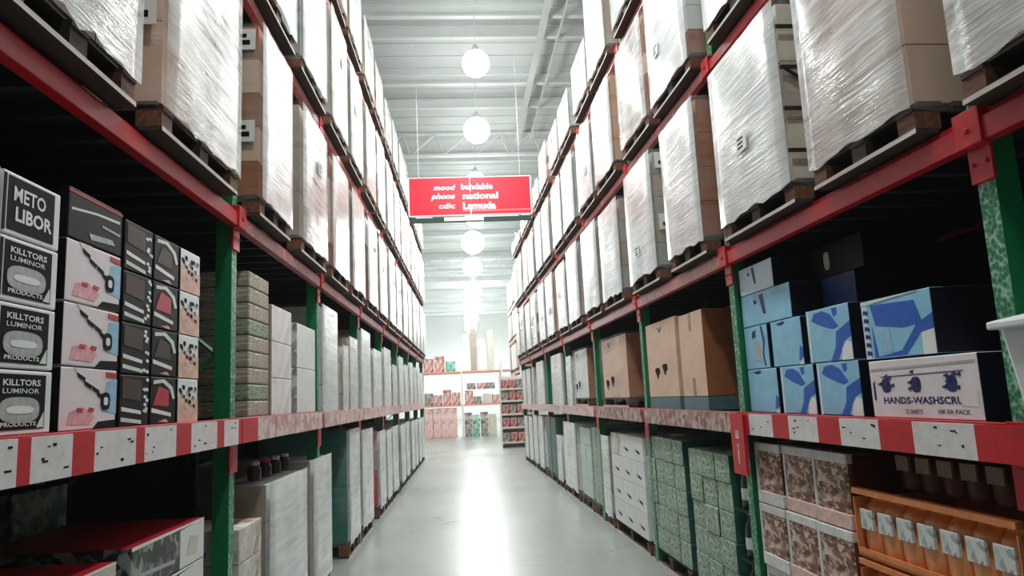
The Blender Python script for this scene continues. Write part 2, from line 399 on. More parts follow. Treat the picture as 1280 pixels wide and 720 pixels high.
# ---------------------------------------------------------------- generic things
def slab_pallet(q, w, d, h=.125):
    """timber pallet, front at y=0, centred in x"""
    b = .018
    q.box(-w/2, w/2, 0, .09, 0, b, WOOD_SHADE, WOODW); q.box(-w/2, w/2, d/2-.05, d/2+.05, 0, b, WOOD_SHADE); q.box(-w/2, w/2, d-.09, d, 0, b, WOOD_SHADE)
    for x in (-w/2+.055, 0, w/2-.055):
        for y in (.055, d/2, d-.055): q.box(x-.05, x+.05, y-.05, y+.05, b, h-2*b, WOOD if (x and y < .1) else WOOD_SHADE)
    for x in (-w/2+.055, 0, w/2-.055): q.box(x-.05, x+.05, 0, d, h-2*b, h-b, WOOD_SHADE)
    n = 7
    for k in range(n):
        y = d*(k+.5)/n; q.box(-w/2, w/2, y-.045, y+.045, h-b, h, WOOD_SHADE)
    return h
def film_shell(q, w, d, z0, z1, mf, ms, off=.014, seed=0, belly=.012):
    """wrinkled wrap hugging a block: front, both sides and the back, folded a little over the top"""
    r = random.Random(seed); NX, NZ = 9, 12
    ring = []
    for k in range(NX+1): ring.append((-w/2-off+(w+2*off)*k/NX, -off, 'f'))
    for k in range(1, 7): ring.append((w/2+off, -off+(d+2*off)*k/6, 's'))
    for k in range(1, NX+1): ring.append((w/2+off-(w+2*off)*k/NX, d+off, 'b'))
    for k in range(1, 6): ring.append((-w/2-off, d+off-(d+2*off)*k/6, 's'))
    n = len(ring); i = len(q.v)
    for j in range(NZ+1):
        z = z0+(z1-z0)*j/NZ; pull = belly*math.sin(PI*j/NZ)
        for k, (x, y, _) in enumerate(ring):
            e = r.uniform(-.006, .006)
            corner = (abs(abs(x)-w/2-off) < 1e-6) and (abs(y+off) < 1e-6 or abs(y-d-off) < 1e-6)
            sx = (e if not corner else -.006); 
            nx = x+(math.copysign(sx, x) if abs(abs(x)-w/2-off) < 1e-6 else 0)
            ny = y+((-1 if y < d/2 else 1)*(abs(e)+pull*.6) if (abs(y+off) < 1e-6 or abs(y-d-off) < 1e-6) and not corner else 0)
            q.v.append((nx, ny, z + (r.uniform(-.02, .02) if j in (0,) else 0)))
    for j in range(NZ):
        for k in range(n):
            l = (k+1) % n; side = ring[k][2] == 's' or ring[l][2] == 's'
            if ring[k][2] == 'f' and k == NX: side = True
            q.f.append((i+j*n+k, i+j*n+l, i+(j+1)*n+l, i+(j+1)*n+k)); q.m.append(q.mi(ms if side else mf))
def bale(q, w, d, z0, z1, nx, nz, mats, jit=.006, gap=.004, sides=None, seed=0):
    r = random.Random(seed); H = (z1-z0)/nz
    for j in range(nz):
        for k in range(nx):
            x0 = -w/2+w*k/nx+gap; x1 = -w/2+w*(k+1)/nx-gap; m = mats[(j*3+k+r.randint(0, 1)) % len(mats)]
            y = r.uniform(0, jit); q.box(x0, x1, y, d-y, z0+H*j, z0+H*(j+1)-gap*1.2, m, None, sides[j % len(sides)] if sides else None)
def wrapped(side, s0, s1, z, zt, label, group, t=-.10, depth=.95, ph=.12, tiers=4, cols=3, cartons=(CARD,), front=None, sidefilm=None, slip=True, straps=False, topw=0, dev=0, seed=None, marks=False, name='wrapped_pallet', cat='pallet load', sides=None):
    seed = rnd.randint(0, 99999) if seed is None else seed
    r = random.Random(seed)
    front = front or FILM_D; sidefilm = sidefilm or FILM_T
    w = abs(s1-s0); T = empty(name, label, cat, group); pose(T, side, (s0+s1)/2, t, z, dev)
    if ph:
        q = MB(); slab_pallet(q, w, depth, ph); q.build('wooden_pallet', T)
    q = MB(); bale(q, w-.03, depth-.03, ph, zt-z, cols, tiers, cartons, seed=seed, sides=sides)
    for v_i in range(len(q.v)): x, y, zz = q.v[v_i]; q.v[v_i] = (x, y+.015, zz)
    q.build('cartons', T)
    q = MB(); film_shell(q, w-.03, depth-.03, ph-.03, zt-z+.012, front, sidefilm, seed=seed)
    q.build('stretch_wrap', T, True)
    if slip:
        q = MB(); x = r.uniform(-w*.3, w*.15); h = zt-z; zz = ph+(h-ph)*r.uniform(.15, .75)
        q.box(x, x+.13, -.034, -.032, zz, zz+.10, PAPER)
        for k in range(3): q.box(x+.015, x+.015+r.uniform(.05, .1), -.035, -.034, zz+.02+.025*k, zz+.03+.025*k, INK)
        q.build('packing_slip', T)
    if marks:
        sx = -w/2-.016 if side == 'left' else w/2+.012
        for k, f_ in enumerate((.30, .62, .84)):
            q = MB(); zz = ph+(zt-z-ph)*f_; q.box(sx, sx+.004, .03+.1*(k % 2), .22+.1*(k % 2), zz, zz+.13, PAPER); q.box(sx-.001, sx+.005, .06+.1*(k % 2), .17+.1*(k % 2), zz+.03, zz+.06, INK); q.box(sx-.001, sx+.005, .08+.1*(k % 2), .20+.1*(k % 2), zz+.075, zz+.10, INK); q.build('side_label', T)
    if straps:
        sx = -w/2-.018 if side == 'left' else w/2+.004
        for k in range(4):
            q = MB(); zz = ph+(zt-z-ph)*(k+.6)/4.3; q.box(sx, sx+.012, -.01, .5, zz, zz+.018, STRAP); q.build('strap', T)
        q = MB(); zc = ph+(zt-z-ph)*.62; q.tube((sx+.006, 0, zc), (sx+.006, .4, zc-.28), .008, STRAP, 6); q.build('strap', T)
    return T

# ---------------------------------------------------------------- wrapped loads on the upper levels
LVN = {1: 'second', 2: 'third', 3: 'top'}
def loads(side):
    GB = flat('grey_green_board', (.30,.32,.29), .6, .15, 8); TB = flat('dull_tan_board', (.36,.27,.20), .7, .15, 8)
    pal = [(CARD,), (CARDW, CARDO), (CARDG,), (GB, CARDG), (GB,), (GB, TB), (CARDO, CARDP), (TB,)]
    for lv in (1, 2, 3):
        z = LEV[side][lv][1]+.003
        nxt = LEV[side][lv+1][0] if lv < 3 else None
        n = 0
        for bi, (a, c) in enumerate(bays(side)):
            for h in (0, 1):
                if bi == 0 and (side == 'left' or h == 0): continue
                if side == 'left' and bi == 1 and lv > 1 : pass
                w = .86
                s0 = a+.13+h*1.02 + rnd.uniform(-.02, .02); s1 = s0+w+rnd.uniform(-.03, .03)
                room = (nxt-z-.10) if nxt else 1.55
                zt = z+room*rnd.uniform(.93, 1.0) if nxt else z+rnd.uniform(1.3, 1.6)
                if not nxt and side == 'right' and s0 > 7.2: zt = z+(rnd.uniform(.55, .72) if s0 < 11.5 else rnd.uniform(.25, .5))
                if not nxt and side == 'left' and s0 > 7.9: zt = z+rnd.uniform(.72, .95)
                n += 1
                carts = rnd.choice(pal); fr = FILM_D if rnd.random() < .8 else FILM_M
                straps = False; sides = None; tiers = rnd.choice((3, 4, 5)); cols = rnd.choice((2, 3))
                if side == 'right' and lv == 1:
                    if n == 1: s0, s1 = 1.30, 2.13; carts = (CARDP, CARDG); fr = FILM_M
                    if n == 2: s0, s1 = 2.37, 3.10; carts = (CARD, CARDP); fr = FILM_M; tiers = 4
                    if n == 3: s0, s1 = 3.29, 4.19; carts = (CARDB, CARDG); straps = True
                    if n == 4: s0, s1 = 4.51, 5.26; carts = (CARDO, CARDP, CARDO)
                if side == 'left' and lv == 1:
                    if n == 1: s0, s1 = 1.80, 2.56; carts = (CARDP, CARDG); fr = FILM_M
                    if n == 2: s0, s1 = 2.78, 3.70; carts = (CARD, CARDP, CARDG); fr = FILM_M
                    if n == 3: s0, s1 = 4.10, 4.80; carts = (CARDP, CARDO, CARDG)
                tone = 'milky' if fr is FILM_D else 'see-through'
                lab = '%s wrapped load, %s from the camera on the %s rack %s beam' % (tone, ORD[n], side, LVN[lv])
                if side == 'left' and bi == 0: continue
                wrapped(side, s0, s1, z, zt, lab, 'wrapped pallet loads on the upper beams of the %s rack' % side, tiers=tiers, cols=cols, cartons=carts, front=fr, straps=straps, slip=rnd.random() < .5, marks=(side == 'left' and lv == 1 and n in (2, 3)) or (lv == 1 and n in (5, 7)))
for sd in ('left', 'right'): loads(sd)

# ---------------------------------------------------------------- cartons
def carton(side, s0, s1, z0, z1, mat, label, cat='carton', group=None, t=0, d=.38, name='carton', art=None, side_mat=None, top=None, tape=False, bev=.004, dev=0):
    w = abs(s1-s0); h = z1-z0
    T = empty(name, label, cat, group) if (art or tape) else None
    q = MB(); q.box(-w/2, w/2, 0, d, 0, h, mat, None, side_mat, top)
    if not T:
        o = q.build(name, bevel=bev); tag(o, label, cat, group); return pose(o, side, (s0+s1)/2, t, z0, dev)
    pose(T, side, (s0+s1)/2, t, z0, dev)
    q.build('box_body', T, bevel=bev)
    if tape:
        for u0, u1 in ((0, .22), (.78, 1)): q = MB(); q.box(-.03, .03, -.0012, 0, h*u0, h*u1, TAPE); q.build('tape', T)
    if art:
        q = MB(); art(q, w, h)
        if q.f: q.build('printed_label', T)
    return T
def P(q, w, h, pts, m, lay=1): q.poly([(-w/2+w*a, h*c) for a, c in pts], 0, .0012*lay, m)
SIDE_SHADE = flat('carton_side_shade', (.003,.005,.016), .5, .2); DBLUE = flat('deep_blue_board', (.006,.03,.13), .5, .2)  # near-black carton sides carry the shelf shade in their colour
# -- printed designs
FRAMEW = flat('pale_green_white_ink', (.66,.72,.68), .4, .1, 20)
def art_framed(top):
    def f(q, w, h):
        # white board, black panel with an oval window and lettering above and below
        P(q, w, h, [(.07,.08),(.88,.08),(.88,.94),(.07,.94)], INK)
        P(q, w, h, [(0.0,.05),(.045,.05),(.045,.95),(0.0,.95)], INK)
        if top:
            q.text('METO', -w/2+.16*w, .56*h, .55*w, .24*h, -.0012, INKW, bold=.02)
            q.text('LIBOR', -w/2+.20*w, .24*h, .64*w, .24*h, -.0012, INKW, bold=.03)
        else:
            q.text('KILLTORS', -w/2+.16*w, .76*h, .62*w, .10*h, -.0012, INKW, bold=.02)
            q.text('LUMINOR', -w/2+.16*w, .64*h, .60*w, .08*h, -.0012, FRAMEW, bold=.01)
            q.oval(-w/2+.45*w, .385*h, .33*w, .20*h, -.0012, .0012, GREYI)
            q.oval(-w/2+.45*w, .385*h, .22*w, .06*h, -.0024, .001, INKW)
            q.text('PRODUCTS', -w/2+.15*w, .13*h, .58*w, .07*h, -.0012, INKW, bold=.02)
            P(q, w, h, [(.74,.10),(.86,.10),(.86,.34)], FRAMEW, 2)
    return f
PINK = flat('pink_ink', (.80,.38,.42), .4, .25, 30); SKY = flat('sky_blue_ink', (.30,.52,.72), .4, .15, 30); WARM = flat('pinkish_white_ink', (.80,.72,.74), .4, .05)
REDI = flat('red_ink', (.50,.03,.05), .4, .15)
def art_pink(q, w, h):
    P(q, w, h, [(.12,.10),(.50,.08),(.60,.22),(.36,.38),(.16,.30)], PINK)
    P(q, w, h, [(.20,1),(.42,1),(.78,.70),(.72,.58),(.40,.74)], WARM)
    for a, c in ((.26,.92),(.38,.80),(.52,.72),(.62,.62)): P(q, w, h, [(a,c),(a+.14,c-.08),(a+.13,c-.14),(a+.02,c-.07)], INK, 2)
    P(q, w, h, [(.72,.30),(1,.24),(1,.84),(.80,.80)], SKY)
    q.oval(-w/2+.78*w, .46*h, .085*w, .15*h, -.002, .001, INK); q.oval(-w/2+.78*w, .46*h, .04*w, .07*h, -.003, .001, INKW)
    P(q, w, h, [(.56,.0),(1,.0),(1,.14),(.66,.12)], INK)
    P(q, w, h, [(.78,.88),(.98,.86),(.98,.95),(.78,.96)], REDI, 2)
    for a in (.26,.46): P(q, w, h, [(a,.30),(a+.1,.28),(a+.12,.34),(a+.03,.36)], REDI, 2)
def art_gloss(q, w, h):
    P(q, w, h, [(0,.90),(1,.90),(1,.95),(0,.95)], REDI)
    P(q, w, h, [(.05,.55),(.5,.66),(.95,.70),(.95,.76),(.5,.71),(.05,.60)], FRAMEW)
    P(q, w, h, [(.60,.46),(.96,.42),(.96,.47),(.60,.51)], GREYI); P(q, w, h, [(.40,.10),(.86,.18),(.80,.28),(.36,.22)], GREYI)
BROWNI = flat('dark_brown_ink', (.045,.025,.018), .5, .3, 20)
def art_bars(k):
    def f(q, w, h):
        P(q, w, h, [(.06,.30),(.72,.22),(.72,.29),(.06,.38)], INKW); P(q, w, h, [(.06,.10),(.74,.03),(.74,.10),(.06,.18)], FRAMEW)
        P(q, w, h, [(.08,.55),(.72,.48),(.72,.9),(.08,.94)], BROWNI)
        r = random.Random(k)
        for _ in range(9):
            a, c = r.uniform(.78, .95), r.uniform(.05, .92); P(q, w, h, [(a-.06,c),(a+.04,c-.03),(a+.05,c+.04),(a-.03,c+.05)], INKW)  # white flecks paint glints down the carton edge
    return f
def art_arc(k):
    def f(q, w, h):
        P(q, w, h, [(.1,.92),(.5,.96),(.85,.80),(.95,.55),(.86,.52),(.74,.74),(.45,.88),(.1,.84)], FRAMEW)
        P(q, w, h, [(.05,.25),(.8,.14),(.8,.22),(.05,.34)], INKW); P(q, w, h, [(.1,.40),(.7,.36),(.7,.72),(.3,.80)], BROWNI if k % 2 else REDI)
        P(q, w, h, [(.30,.05),(.7,.02),(.6,.10)], PINK)
    return f
def art_motif(q, w, h):
    P(q, w, h, [(0,0),(1,0),(1,.52),(0,.58)], PEACH); r = random.Random(3)
    for _ in range(22):
        a, c = r.uniform(.08, .88), r.uniform(.30, .80); P(q, w, h, [(a-.05,c),(a+.05,c-.04),(a+.06,c+.04),(a-.03,c+.06)], INK if r.random() < .7 else GREYI, 2)
PEACH = flat('peach_ink', (.74,.47,.36), .5, .3, 14)
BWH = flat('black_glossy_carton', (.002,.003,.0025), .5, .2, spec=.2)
# left rack, first beam, first bay
z1 = LEV['left'][0][1]
hA = .186
for col, (a, c) in enumerate([(1.74, 2.02), (2.035, 2.315)]):
    for k in range(4):
        if col == 0 and k < 0: continue
        carton('left', a, c, z1+hA*k+.001, z1+hA*(k+1)-.004, INKW, 'white carton with black framed print, %s tier up, %s column at the left photo edge' % (ORD[k+1], ('nearer', 'farther')[col]),
               group='framed black and white cartons', art=art_framed(k == 3), d=.4, t=.01)
for k in range(3):
    carton('left', 2.36, 2.72, z1+.207*k+.001, z1+.207*(k+1)-.004, WARM, 'white carton with pink, blue and black print, %s tier up' % ORD[k+1], group='pink and white printed cartons', art=art_pink, side_mat=BWH, t=.01)
carton('left', 2.36, 2.72, z1+.622, z1+.79, BWH, 'glossy black carton with a red top line on the pink printed cartons', art=art_gloss, t=.01)
for k in range(4):
    carton('left', 2.745, 2.985, z1+.195*k+.001, z1+.195*(k+1)-.004, BWH, 'black carton with two white bars, %s tier up, beside the pink printed cartons' % ORD[k+1], group='black cartons with white bars', art=art_bars(k), t=.01)
    carton('left', 3.0, 3.25, z1+.195*k+.001, z1+.195*(k+1)-.004, BWH, 'black carton with a pale arc and brown patch, %s tier up, near the green post' % ORD[k+1], group='black cartons with pale arcs', art=art_arc(k), t=.01)
    carton('left', 3.27, 3.50, z1+.195*k+.001, z1+.195*(k+1)-.004, INKW, 'white and peach carton with a dark motif, %s tier up, next to the green post' % ORD[k+1], group='white and peach cartons', art=art_motif, side_mat=BWH, t=.01)
# striped bale stack behind the post
BRN = mottled('brown_green_bale', [(.30,.17,.12),(.50,.36,.28),(.25,.30,.22),(.62,.52,.44)], 26, .6, (1,1,3))
GRB = mottled('mossy_bale', [(.10,.16,.10),(.25,.32,.22),(.42,.40,.30)], 26, .6, (1,1,3))
EDGE = flat('pale_bale_edge', (.72,.68,.62), .5, .1)
for k in range(9):
    h = .094
    carton('left', 4.24, 4.65, z1+h*k+.001, z1+h*(k+1)-.003, GRB if k % 4 == 1 else BRN, 'flat %s pack in the tall stack behind the green left post, %s from the bottom' % ('mossy' if k % 4 == 1 else 'brown', ORD[k+1]), 'pack', 'flat packs stacked behind the left post', name='flat_pack', side_mat=GRB if k % 4 == 1 else BRN, d=.5, bev=.008)
# further stacks on the left first beam
PKW = mottled('pinkish_white_print', [(.62,.55,.53),(.80,.76,.76),(.84,.82,.82)], 10, .5)
def simple_stack(side, s0, s1, z0, z1_, n, mat, what, where, t=0, d=.8, side_mat=None, cols=1, jit=.0, name='carton', cat='carton', grp=None, bev=.004, count_from='bottom'):
    H = (z1_-z0)/n; W_ = (s1-s0)/cols
    for c in range(cols):
        for k in range(n):
            m = mat[(k+c) % len(mat)] if isinstance(mat, (list, tuple)) else mat
            sm = side_mat[(k+c) % len(side_mat)] if isinstance(side_mat, (list, tuple)) else side_mat
            lab = '%s, %s tier up' % (what, ORD[k+1]) + (', %s column from the camera' % ORD[c+1] if cols > 1 else '') + ', ' + where
            carton(side, s0+W_*c+.003, s0+W_*(c+1)-.003, z0+H*k+.001, z0+H*(k+1)-.003, m, lab, cat, grp or (what+'s '+where)[:80], t=t+rnd.uniform(0, jit), d=d, side_mat=sm, name=name, bev=bev)
simple_stack('left', 4.72, 5.24, z1, 2.17, 3, PKW, 'pinkish white carton', 'beside the striped packs', side_mat=CARDG)
simple_stack('left', 5.40, 6.02, z1, 2.12, 2, CARDW, 'bright white carton', 'before the second left post', side_mat=mottled('speckled_grey_side', [(.2,.2,.19),(.6,.6,.58),(.75,.75,.73)], 16))
def L1_loads():
    # (s0, s1, top, cartons, side, words)
    A = [(6.25, 6.95, 2.36, (CARDW,), CARDW, 'tall white'), (7.22, 7.55, 2.08, (CARDB,), CARDB, 'narrow beige'), (7.62, 8.16, 2.2, (CARDG,), CARDG, 'grey brown'),
         (8.42, 9.2, 2.36, (CARDW,), CARDG, 'bright white'), (9.45, 10.3, 2.2, (CARDW,), CARDO, 'brown sided white'), (10.6, 11.5, 2.3, (CARDW,), CARDW, 'pale white'), (11.7, 12.4, 2.1, (CARDB,), CARDG, 'beige'),
         (12.8, 13.6, 2.3, (CARDW,), CARDW, 'white'), (13.8, 14.6, 2.2, (CARDW,), CARDG, 'grey sided white'), (14.95, 15.8, 2.3, (CARDW,), CARDW, 'white film'), (16.0, 16.8, 2.25, (CARDB,), CARDB, 'dull beige'), (17.1, 17.9, 2.3, (CARDW,), CARDW, 'far white'), (18.1, 18.9, 2.2, (CARDW,), CARDW, 'farthest white')]
    for i, (a, c, zt, cm, sm, wd) in enumerate(A):
        wrapped('left', a, c, z1+.002, zt, '%s wrapped goods, %s load past the second left post, on the first beam' % (wd, ORD[i+1]), 'wrapped goods on the first beam of the left rack', t=.0, depth=.9, ph=0, tiers=4, cols=2, cartons=cm, sides=[sm], slip=False, name='wrapped_goods', cat='wrapped goods')
L1_loads()
# floor level, left
LIDT = flat('red_lid_top', (.36,.008,.02), .35, .1)
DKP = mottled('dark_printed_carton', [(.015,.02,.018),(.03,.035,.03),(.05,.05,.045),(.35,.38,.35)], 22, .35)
def art_corner(q, w, h):
    P(q, w, h, [(.62,.0),(1,.0),(1,.98),(.62,.90)], CARDW); P(q, w, h, [(.72,.25),(.88,.2),(.9,.6),(.76,.7)], CARDB, 2)
    P(q, w, h, [(0,.92),(1,.96),(1,1),(0,1)], INKW); P(q, w, h, [(.08,.3),(.55,.22),(.55,.3),(.08,.4)], GREYI)  # white top band paints the light along the rim
def art_tanfront(q, w, h): P(q, w, h, [(.45,.0),(1,.0),(1,.95),(.45,.9)], CARDB); P(q, w, h, [(0,.92),(1,.95),(1,1),(0,1)], INKW)  # same painted light along the top rim
for st, (a, c, zt) in enumerate([(2.12, 2.74, 1.0), (2.86, 3.58, 1.02)]):
    for k in range(5):
        h = (zt-.125)/5
        carton('left', a, c, .125+h*k, .125+h*(k+1)-.005, DKP, 'dark carton with %s, %s tier up, %s the green left post' % ('a red lid' if k == 4 else 'pale corner print', ORD[k+1], ('two stacks before', 'just before')[st]), group='dark cartons with pale corners on the floor pallets',
               art=art_corner if st else art_tanfront, top=LIDT if k == 4 else None, d=.62, t=.0, bev=.006)
def bare_pallet(side, s0, s1, label, t=0, d=.9, z=0):
    q = MB(); slab_pallet(q, abs(s1-s0), d, .122); o = q.build('wooden_pallet'); tag(o, label, 'pallet', 'bare floor pallets under stacked goods'); return pose(o, side, (s0+s1)/2, t, z)
bare_pallet('left', 2.10, 3.60, 'wooden floor pallet under the dark red-lidded cartons')
simple_stack('left', 3.2, 3.62, .13, 1.2, 3, mottled('dim_green_print', [(.02,.05,.04),(.05,.12,.08),(.3,.34,.3)], 24), 'dim green carton', 'set back behind the red-lidded stack', t=.64, d=.24)
PATT = mottled('white_brown_print', [(.14,.09,.06),(.62,.58,.52),(.78,.76,.72),(.36,.22,.14)], 12, .5)
bare_pallet('left', 4.08, 4.56, 'small wooden floor pallet right behind the green left post')
simple_stack('left', 4.1, 4.52, .125, .87, 4, PATT, 'white and brown printed carton', 'at the foot of the green left post', d=.4)
def floor_wrapped(side, a, c, zt, wd, i, cm, sm, front=FILM_D, t=0.0, tiers=4):
    wrapped(side, a, c, .001, zt, '%s, %s wrapped floor load from the camera under the %s rack' % (wd, ORD[i], side), 'wrapped floor pallets of the %s rack' % side, t=t, depth=.3 if (side == 'left' and i == 1) else .9, ph=.15, tiers=tiers, cols=2, cartons=cm, sides=sm, front=front, slip=False, sidefilm=FILM_T if (side == 'left' and i in (3, 5)) else None)
TEAL = flat('teal_board', (.004,.15,.12), .4, .12); PALEG = flat('pale_green_board', (.58,.68,.62), .5, .08); DKG = flat('dark_green_board', (.02,.11,.08), .45, .2)
A = [(4.65, 5.65, 1.04, 'white block with brown side', (CARDW,), [CARDG]), (5.88, 6.60, 1.08, 'narrow white block', (CARDW,), [CARDG]), (7.55, 8.22, 1.24, 'teal sided pale block', (PALEG,), [TEAL]), (8.4, 9.3, 1.2, 'pale green block', (PALEG, CARDW), [PALEG]),
     (9.95, 10.6, 1.12, 'pale block with red side', (CARDW,), [REDI, REDI, CARDG, PINK]), (10.8, 11.4, 1.1, 'pale white block', (CARDW, PALEG), [CARDW]), (11.55, 12.4, 1.12, 'greyish white block', (CARDW,), [CARDG]), (12.9, 13.7, 1.1, 'white block with dark side', (CARDW,), [DARK]),
     (13.9, 14.6, 1.12, 'plain white block', (CARDW,), [CARDW]), (15.1, 15.9, 1.1, 'beige block', (CARDB,), [CARDG]), (16.1, 16.8, 1.1, 'whitish block', (CARDW,), [CARDW]), (17.2, 18.0, 1.1, 'dull white block', (CARDW,), [DKG]), (18.2, 18.95, 1.1, 'far white block', (CARDW,), [CARDW])]
for i, (a, c, zt, wd, cm, sm) in enumerate(A): 
    floor_wrapped('left', a, c, zt, wd, i+1, cm, sm, tiers=4 if i != 4 else 4)

# small dark jars standing on the first white block
JARD = flat('dark_jar', (.03,.02,.02), .2, .3)
for i in range(7):
    T = empty('jar', 'small dark jar with %s lid on the white wrapped block, %s from the camera' % ('red' if i % 3 == 2 else 'pale', ORD[i+1]), 'jar', 'dark jars on the white block'); pose(T, 'left', 4.78+.12*i, .12+.04*(i % 2), 1.054)
    q = MB(); q.lathe([(.036, 0), (.04, .01), (.04, .075), (.028, .095)], JARD, 14); q.build('jar_body', T, True)
    q = MB(); q.lathe([(.031, .094), (.031, .118)], REDI if i % 3 == 2 else GREYI, 14); q.build('lid', T)
# ---------------------------------------------------------------- right rack, first beam
zr = LEV['right'][0][1]
BLUE1 = flat('pale_blue_board', (.27,.56,.76), .4, .1, 10); BLUE2 = flat('strong_blue_ink', (.012,.11,.50), .35, .15); BLUEW = flat('bluish_white_ink', (.62,.76,.86), .4, .06)
def art_blue(v):
    def f(q, w, h):
        if v == 0:   # full wave design
            P(q, w, h, [(.12,.80),(.20,.93),(.40,.95),(.58,.86),(.74,.62),(.62,.58),(.34,.68)], BLUE2)
            P(q, w, h, [(.68,.52),(.84,.60),(1,.68),(1,.42),(.84,.34),(.72,.10),(.66,0),(.50,0),(.64,.24)], BLUE2)
            P(q, w, h, [(.76,0),(1,0),(1,.28),(.90,.33),(.80,.22)], INKW, 2); P(q, w, h, [(.62,.96),(.74,.96),(.74,.84),(.66,.80)], BLUE2)
            P(q, w, h, [(0,0),(.06,0),(.06,1),(0,1)], BLUEW)
        elif v == 1:
            P(q, w, h, [(.2,.94),(.46,.98),(.5,.92),(.36,.88)], NAVY); P(q, w, h, [(.86,.1),(1,.06),(1,.34),(.92,.4)], BLUE2); P(q, w, h, [(.88,0),(1,0),(1,.14)], INKW, 2)
        elif v == 2:
            P(q, w, h, [(.34,.72),(.50,.74),(.52,.92),(.36,.88)], NAVY); P(q, w, h, [(.72,.98),(.80,.6),(.74,.3),(.80,.05),(.86,.05),(.80,.32),(.88,.6),(.80,.98)], NAVY); P(q, w, h, [(.40,.2),(.64,.16),(.66,.6),(.42,.66)], GREYI)
        else:
            P(q, w, h, [(.4,.9),(.46,.3),(.52,.3),(.48,.92)], NAVY); P(q, w, h, [(.28,.8),(.34,.75),(.34,.66),(.28,.66)], NAVY)
    return f
Wv = art_blue(0); F1 = art_blue(1); F2 = art_blue(2); F3 = art_blue(3)
def bluebox(s0, s1, z0, z1_, art, lab, t=.03, d=.42, m=BLUE1): carton('right', s0, s1, z0, z1_, m, lab, group='blue and white cartons on the right rack', art=art, t=t, d=d, side_mat=SIDE_SHADE)
b1 = zr+.001
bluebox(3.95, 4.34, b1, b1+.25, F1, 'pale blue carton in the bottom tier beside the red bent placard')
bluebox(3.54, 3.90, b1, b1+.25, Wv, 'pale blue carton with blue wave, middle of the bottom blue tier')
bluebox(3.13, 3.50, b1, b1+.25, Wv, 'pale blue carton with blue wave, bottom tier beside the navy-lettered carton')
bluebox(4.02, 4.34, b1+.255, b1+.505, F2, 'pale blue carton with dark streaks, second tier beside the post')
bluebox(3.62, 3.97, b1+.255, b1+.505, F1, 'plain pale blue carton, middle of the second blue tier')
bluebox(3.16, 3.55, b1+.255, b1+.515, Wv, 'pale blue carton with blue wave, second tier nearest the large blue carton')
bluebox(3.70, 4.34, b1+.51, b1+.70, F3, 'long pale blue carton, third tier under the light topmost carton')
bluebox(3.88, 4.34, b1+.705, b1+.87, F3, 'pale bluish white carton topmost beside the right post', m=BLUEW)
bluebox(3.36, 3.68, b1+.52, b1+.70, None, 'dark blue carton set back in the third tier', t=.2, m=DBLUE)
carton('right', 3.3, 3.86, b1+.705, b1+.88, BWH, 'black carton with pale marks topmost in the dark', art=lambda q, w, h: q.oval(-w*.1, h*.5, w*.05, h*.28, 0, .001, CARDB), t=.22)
def art_big(q, w, h):
    P(q, w, h, [(.14,.92),(.78,.86),(.86,.50),(.60,.46),(.20,.56)], BLUE2); P(q, w, h, [(.78,.48),(1,.62),(1,.38),(.82,.34),(.60,.02),(.14,.02),(.36,.06),(.55,.10)], BLUE2)
    P(q, w, h, [(.14,.56),(.20,.02),(.14,.02)], BLUE2); P(q, w, h, [(.84,.34),(1,.38),(1,.0),(.84,.0)], INKW, 2)
    P(q, w, h, [(.0,.0),(.09,.0),(.09,.99),(0,.97)], BLUEW)
    for k in range(6): P(q, w, h, [(.02,.08+.14*k),(.10,.06+.14*k),(.09,.13+.14*k),(.03,.15+.14*k)], NAVY, 2)
    P(q, w, h, [(.28,.10),(.42,.10),(.40,.48),(.26,.44)], SKY)
    P(q, w, h, [(.0,.93),(.84,.99),(.84,1),(0,1)], BLUEW, 2)
carton('right', 2.58, 3.04, b1+.245, b1+.495, BLUE1, 'large blue and white carton lying on the navy-lettered white carton', art=art_big, t=.02, side_mat=SIDE_SHADE)
def art_navy(q, w, h):
    P(q, w, h, [(.02,.82),(.98,.86),(.98,.9),(.02,.86)], GREYI); P(q, w, h, [(.12,.70),(.88,.74),(.88,.755),(.12,.715)], NAVY)
    for cx in (.17, .47, .78):
        q.oval(-w/2+cx*w, .56*h, .045*w, .13*h, 0, .001, NAVY); r = random.Random(int(cx*100))
        for _ in range(7):
            a, c = cx+r.uniform(-.07, .07), r.uniform(.46, .78); P(q, w, h, [(a-.02,c),(a+.02,c-.03),(a+.02,c+.04)], NAVY, 2)
    q.text('HANDS-WASHSCRUB', -w/2+.13*w, .24*h, .78*w, .12*h, 0, NAVY, bold=.03); q.text('25 SHEETS', -w/2+.34*w, .08*h, .16*w, .07*h, 0, NAVY, bold=.01); q.text('100 EA PACK', -w/2+.64*w, .09*h, .26*w, .07*h, 0, NAVY, bold=.01)
    P(q, w, h, [(.03,.3),(.05,.3),(.05,.65),(.03,.6)], NAVY); P(q, w, h, [(.84,.22),(.97,.20),(.97,.46),(.84,.46)], WARM)
carton('right', 2.37, 3.02, b1, b1+.235, WARM, 'long white carton with navy lettering standing on the striped beam', art=art_navy, t=.01, d=.45, side_mat=SIDE_SHADE)
carton('right', 2.34, 2.52, b1+.245, b1+.50, DKP, 'dim dark carton set back beside the near right post', t=.3)
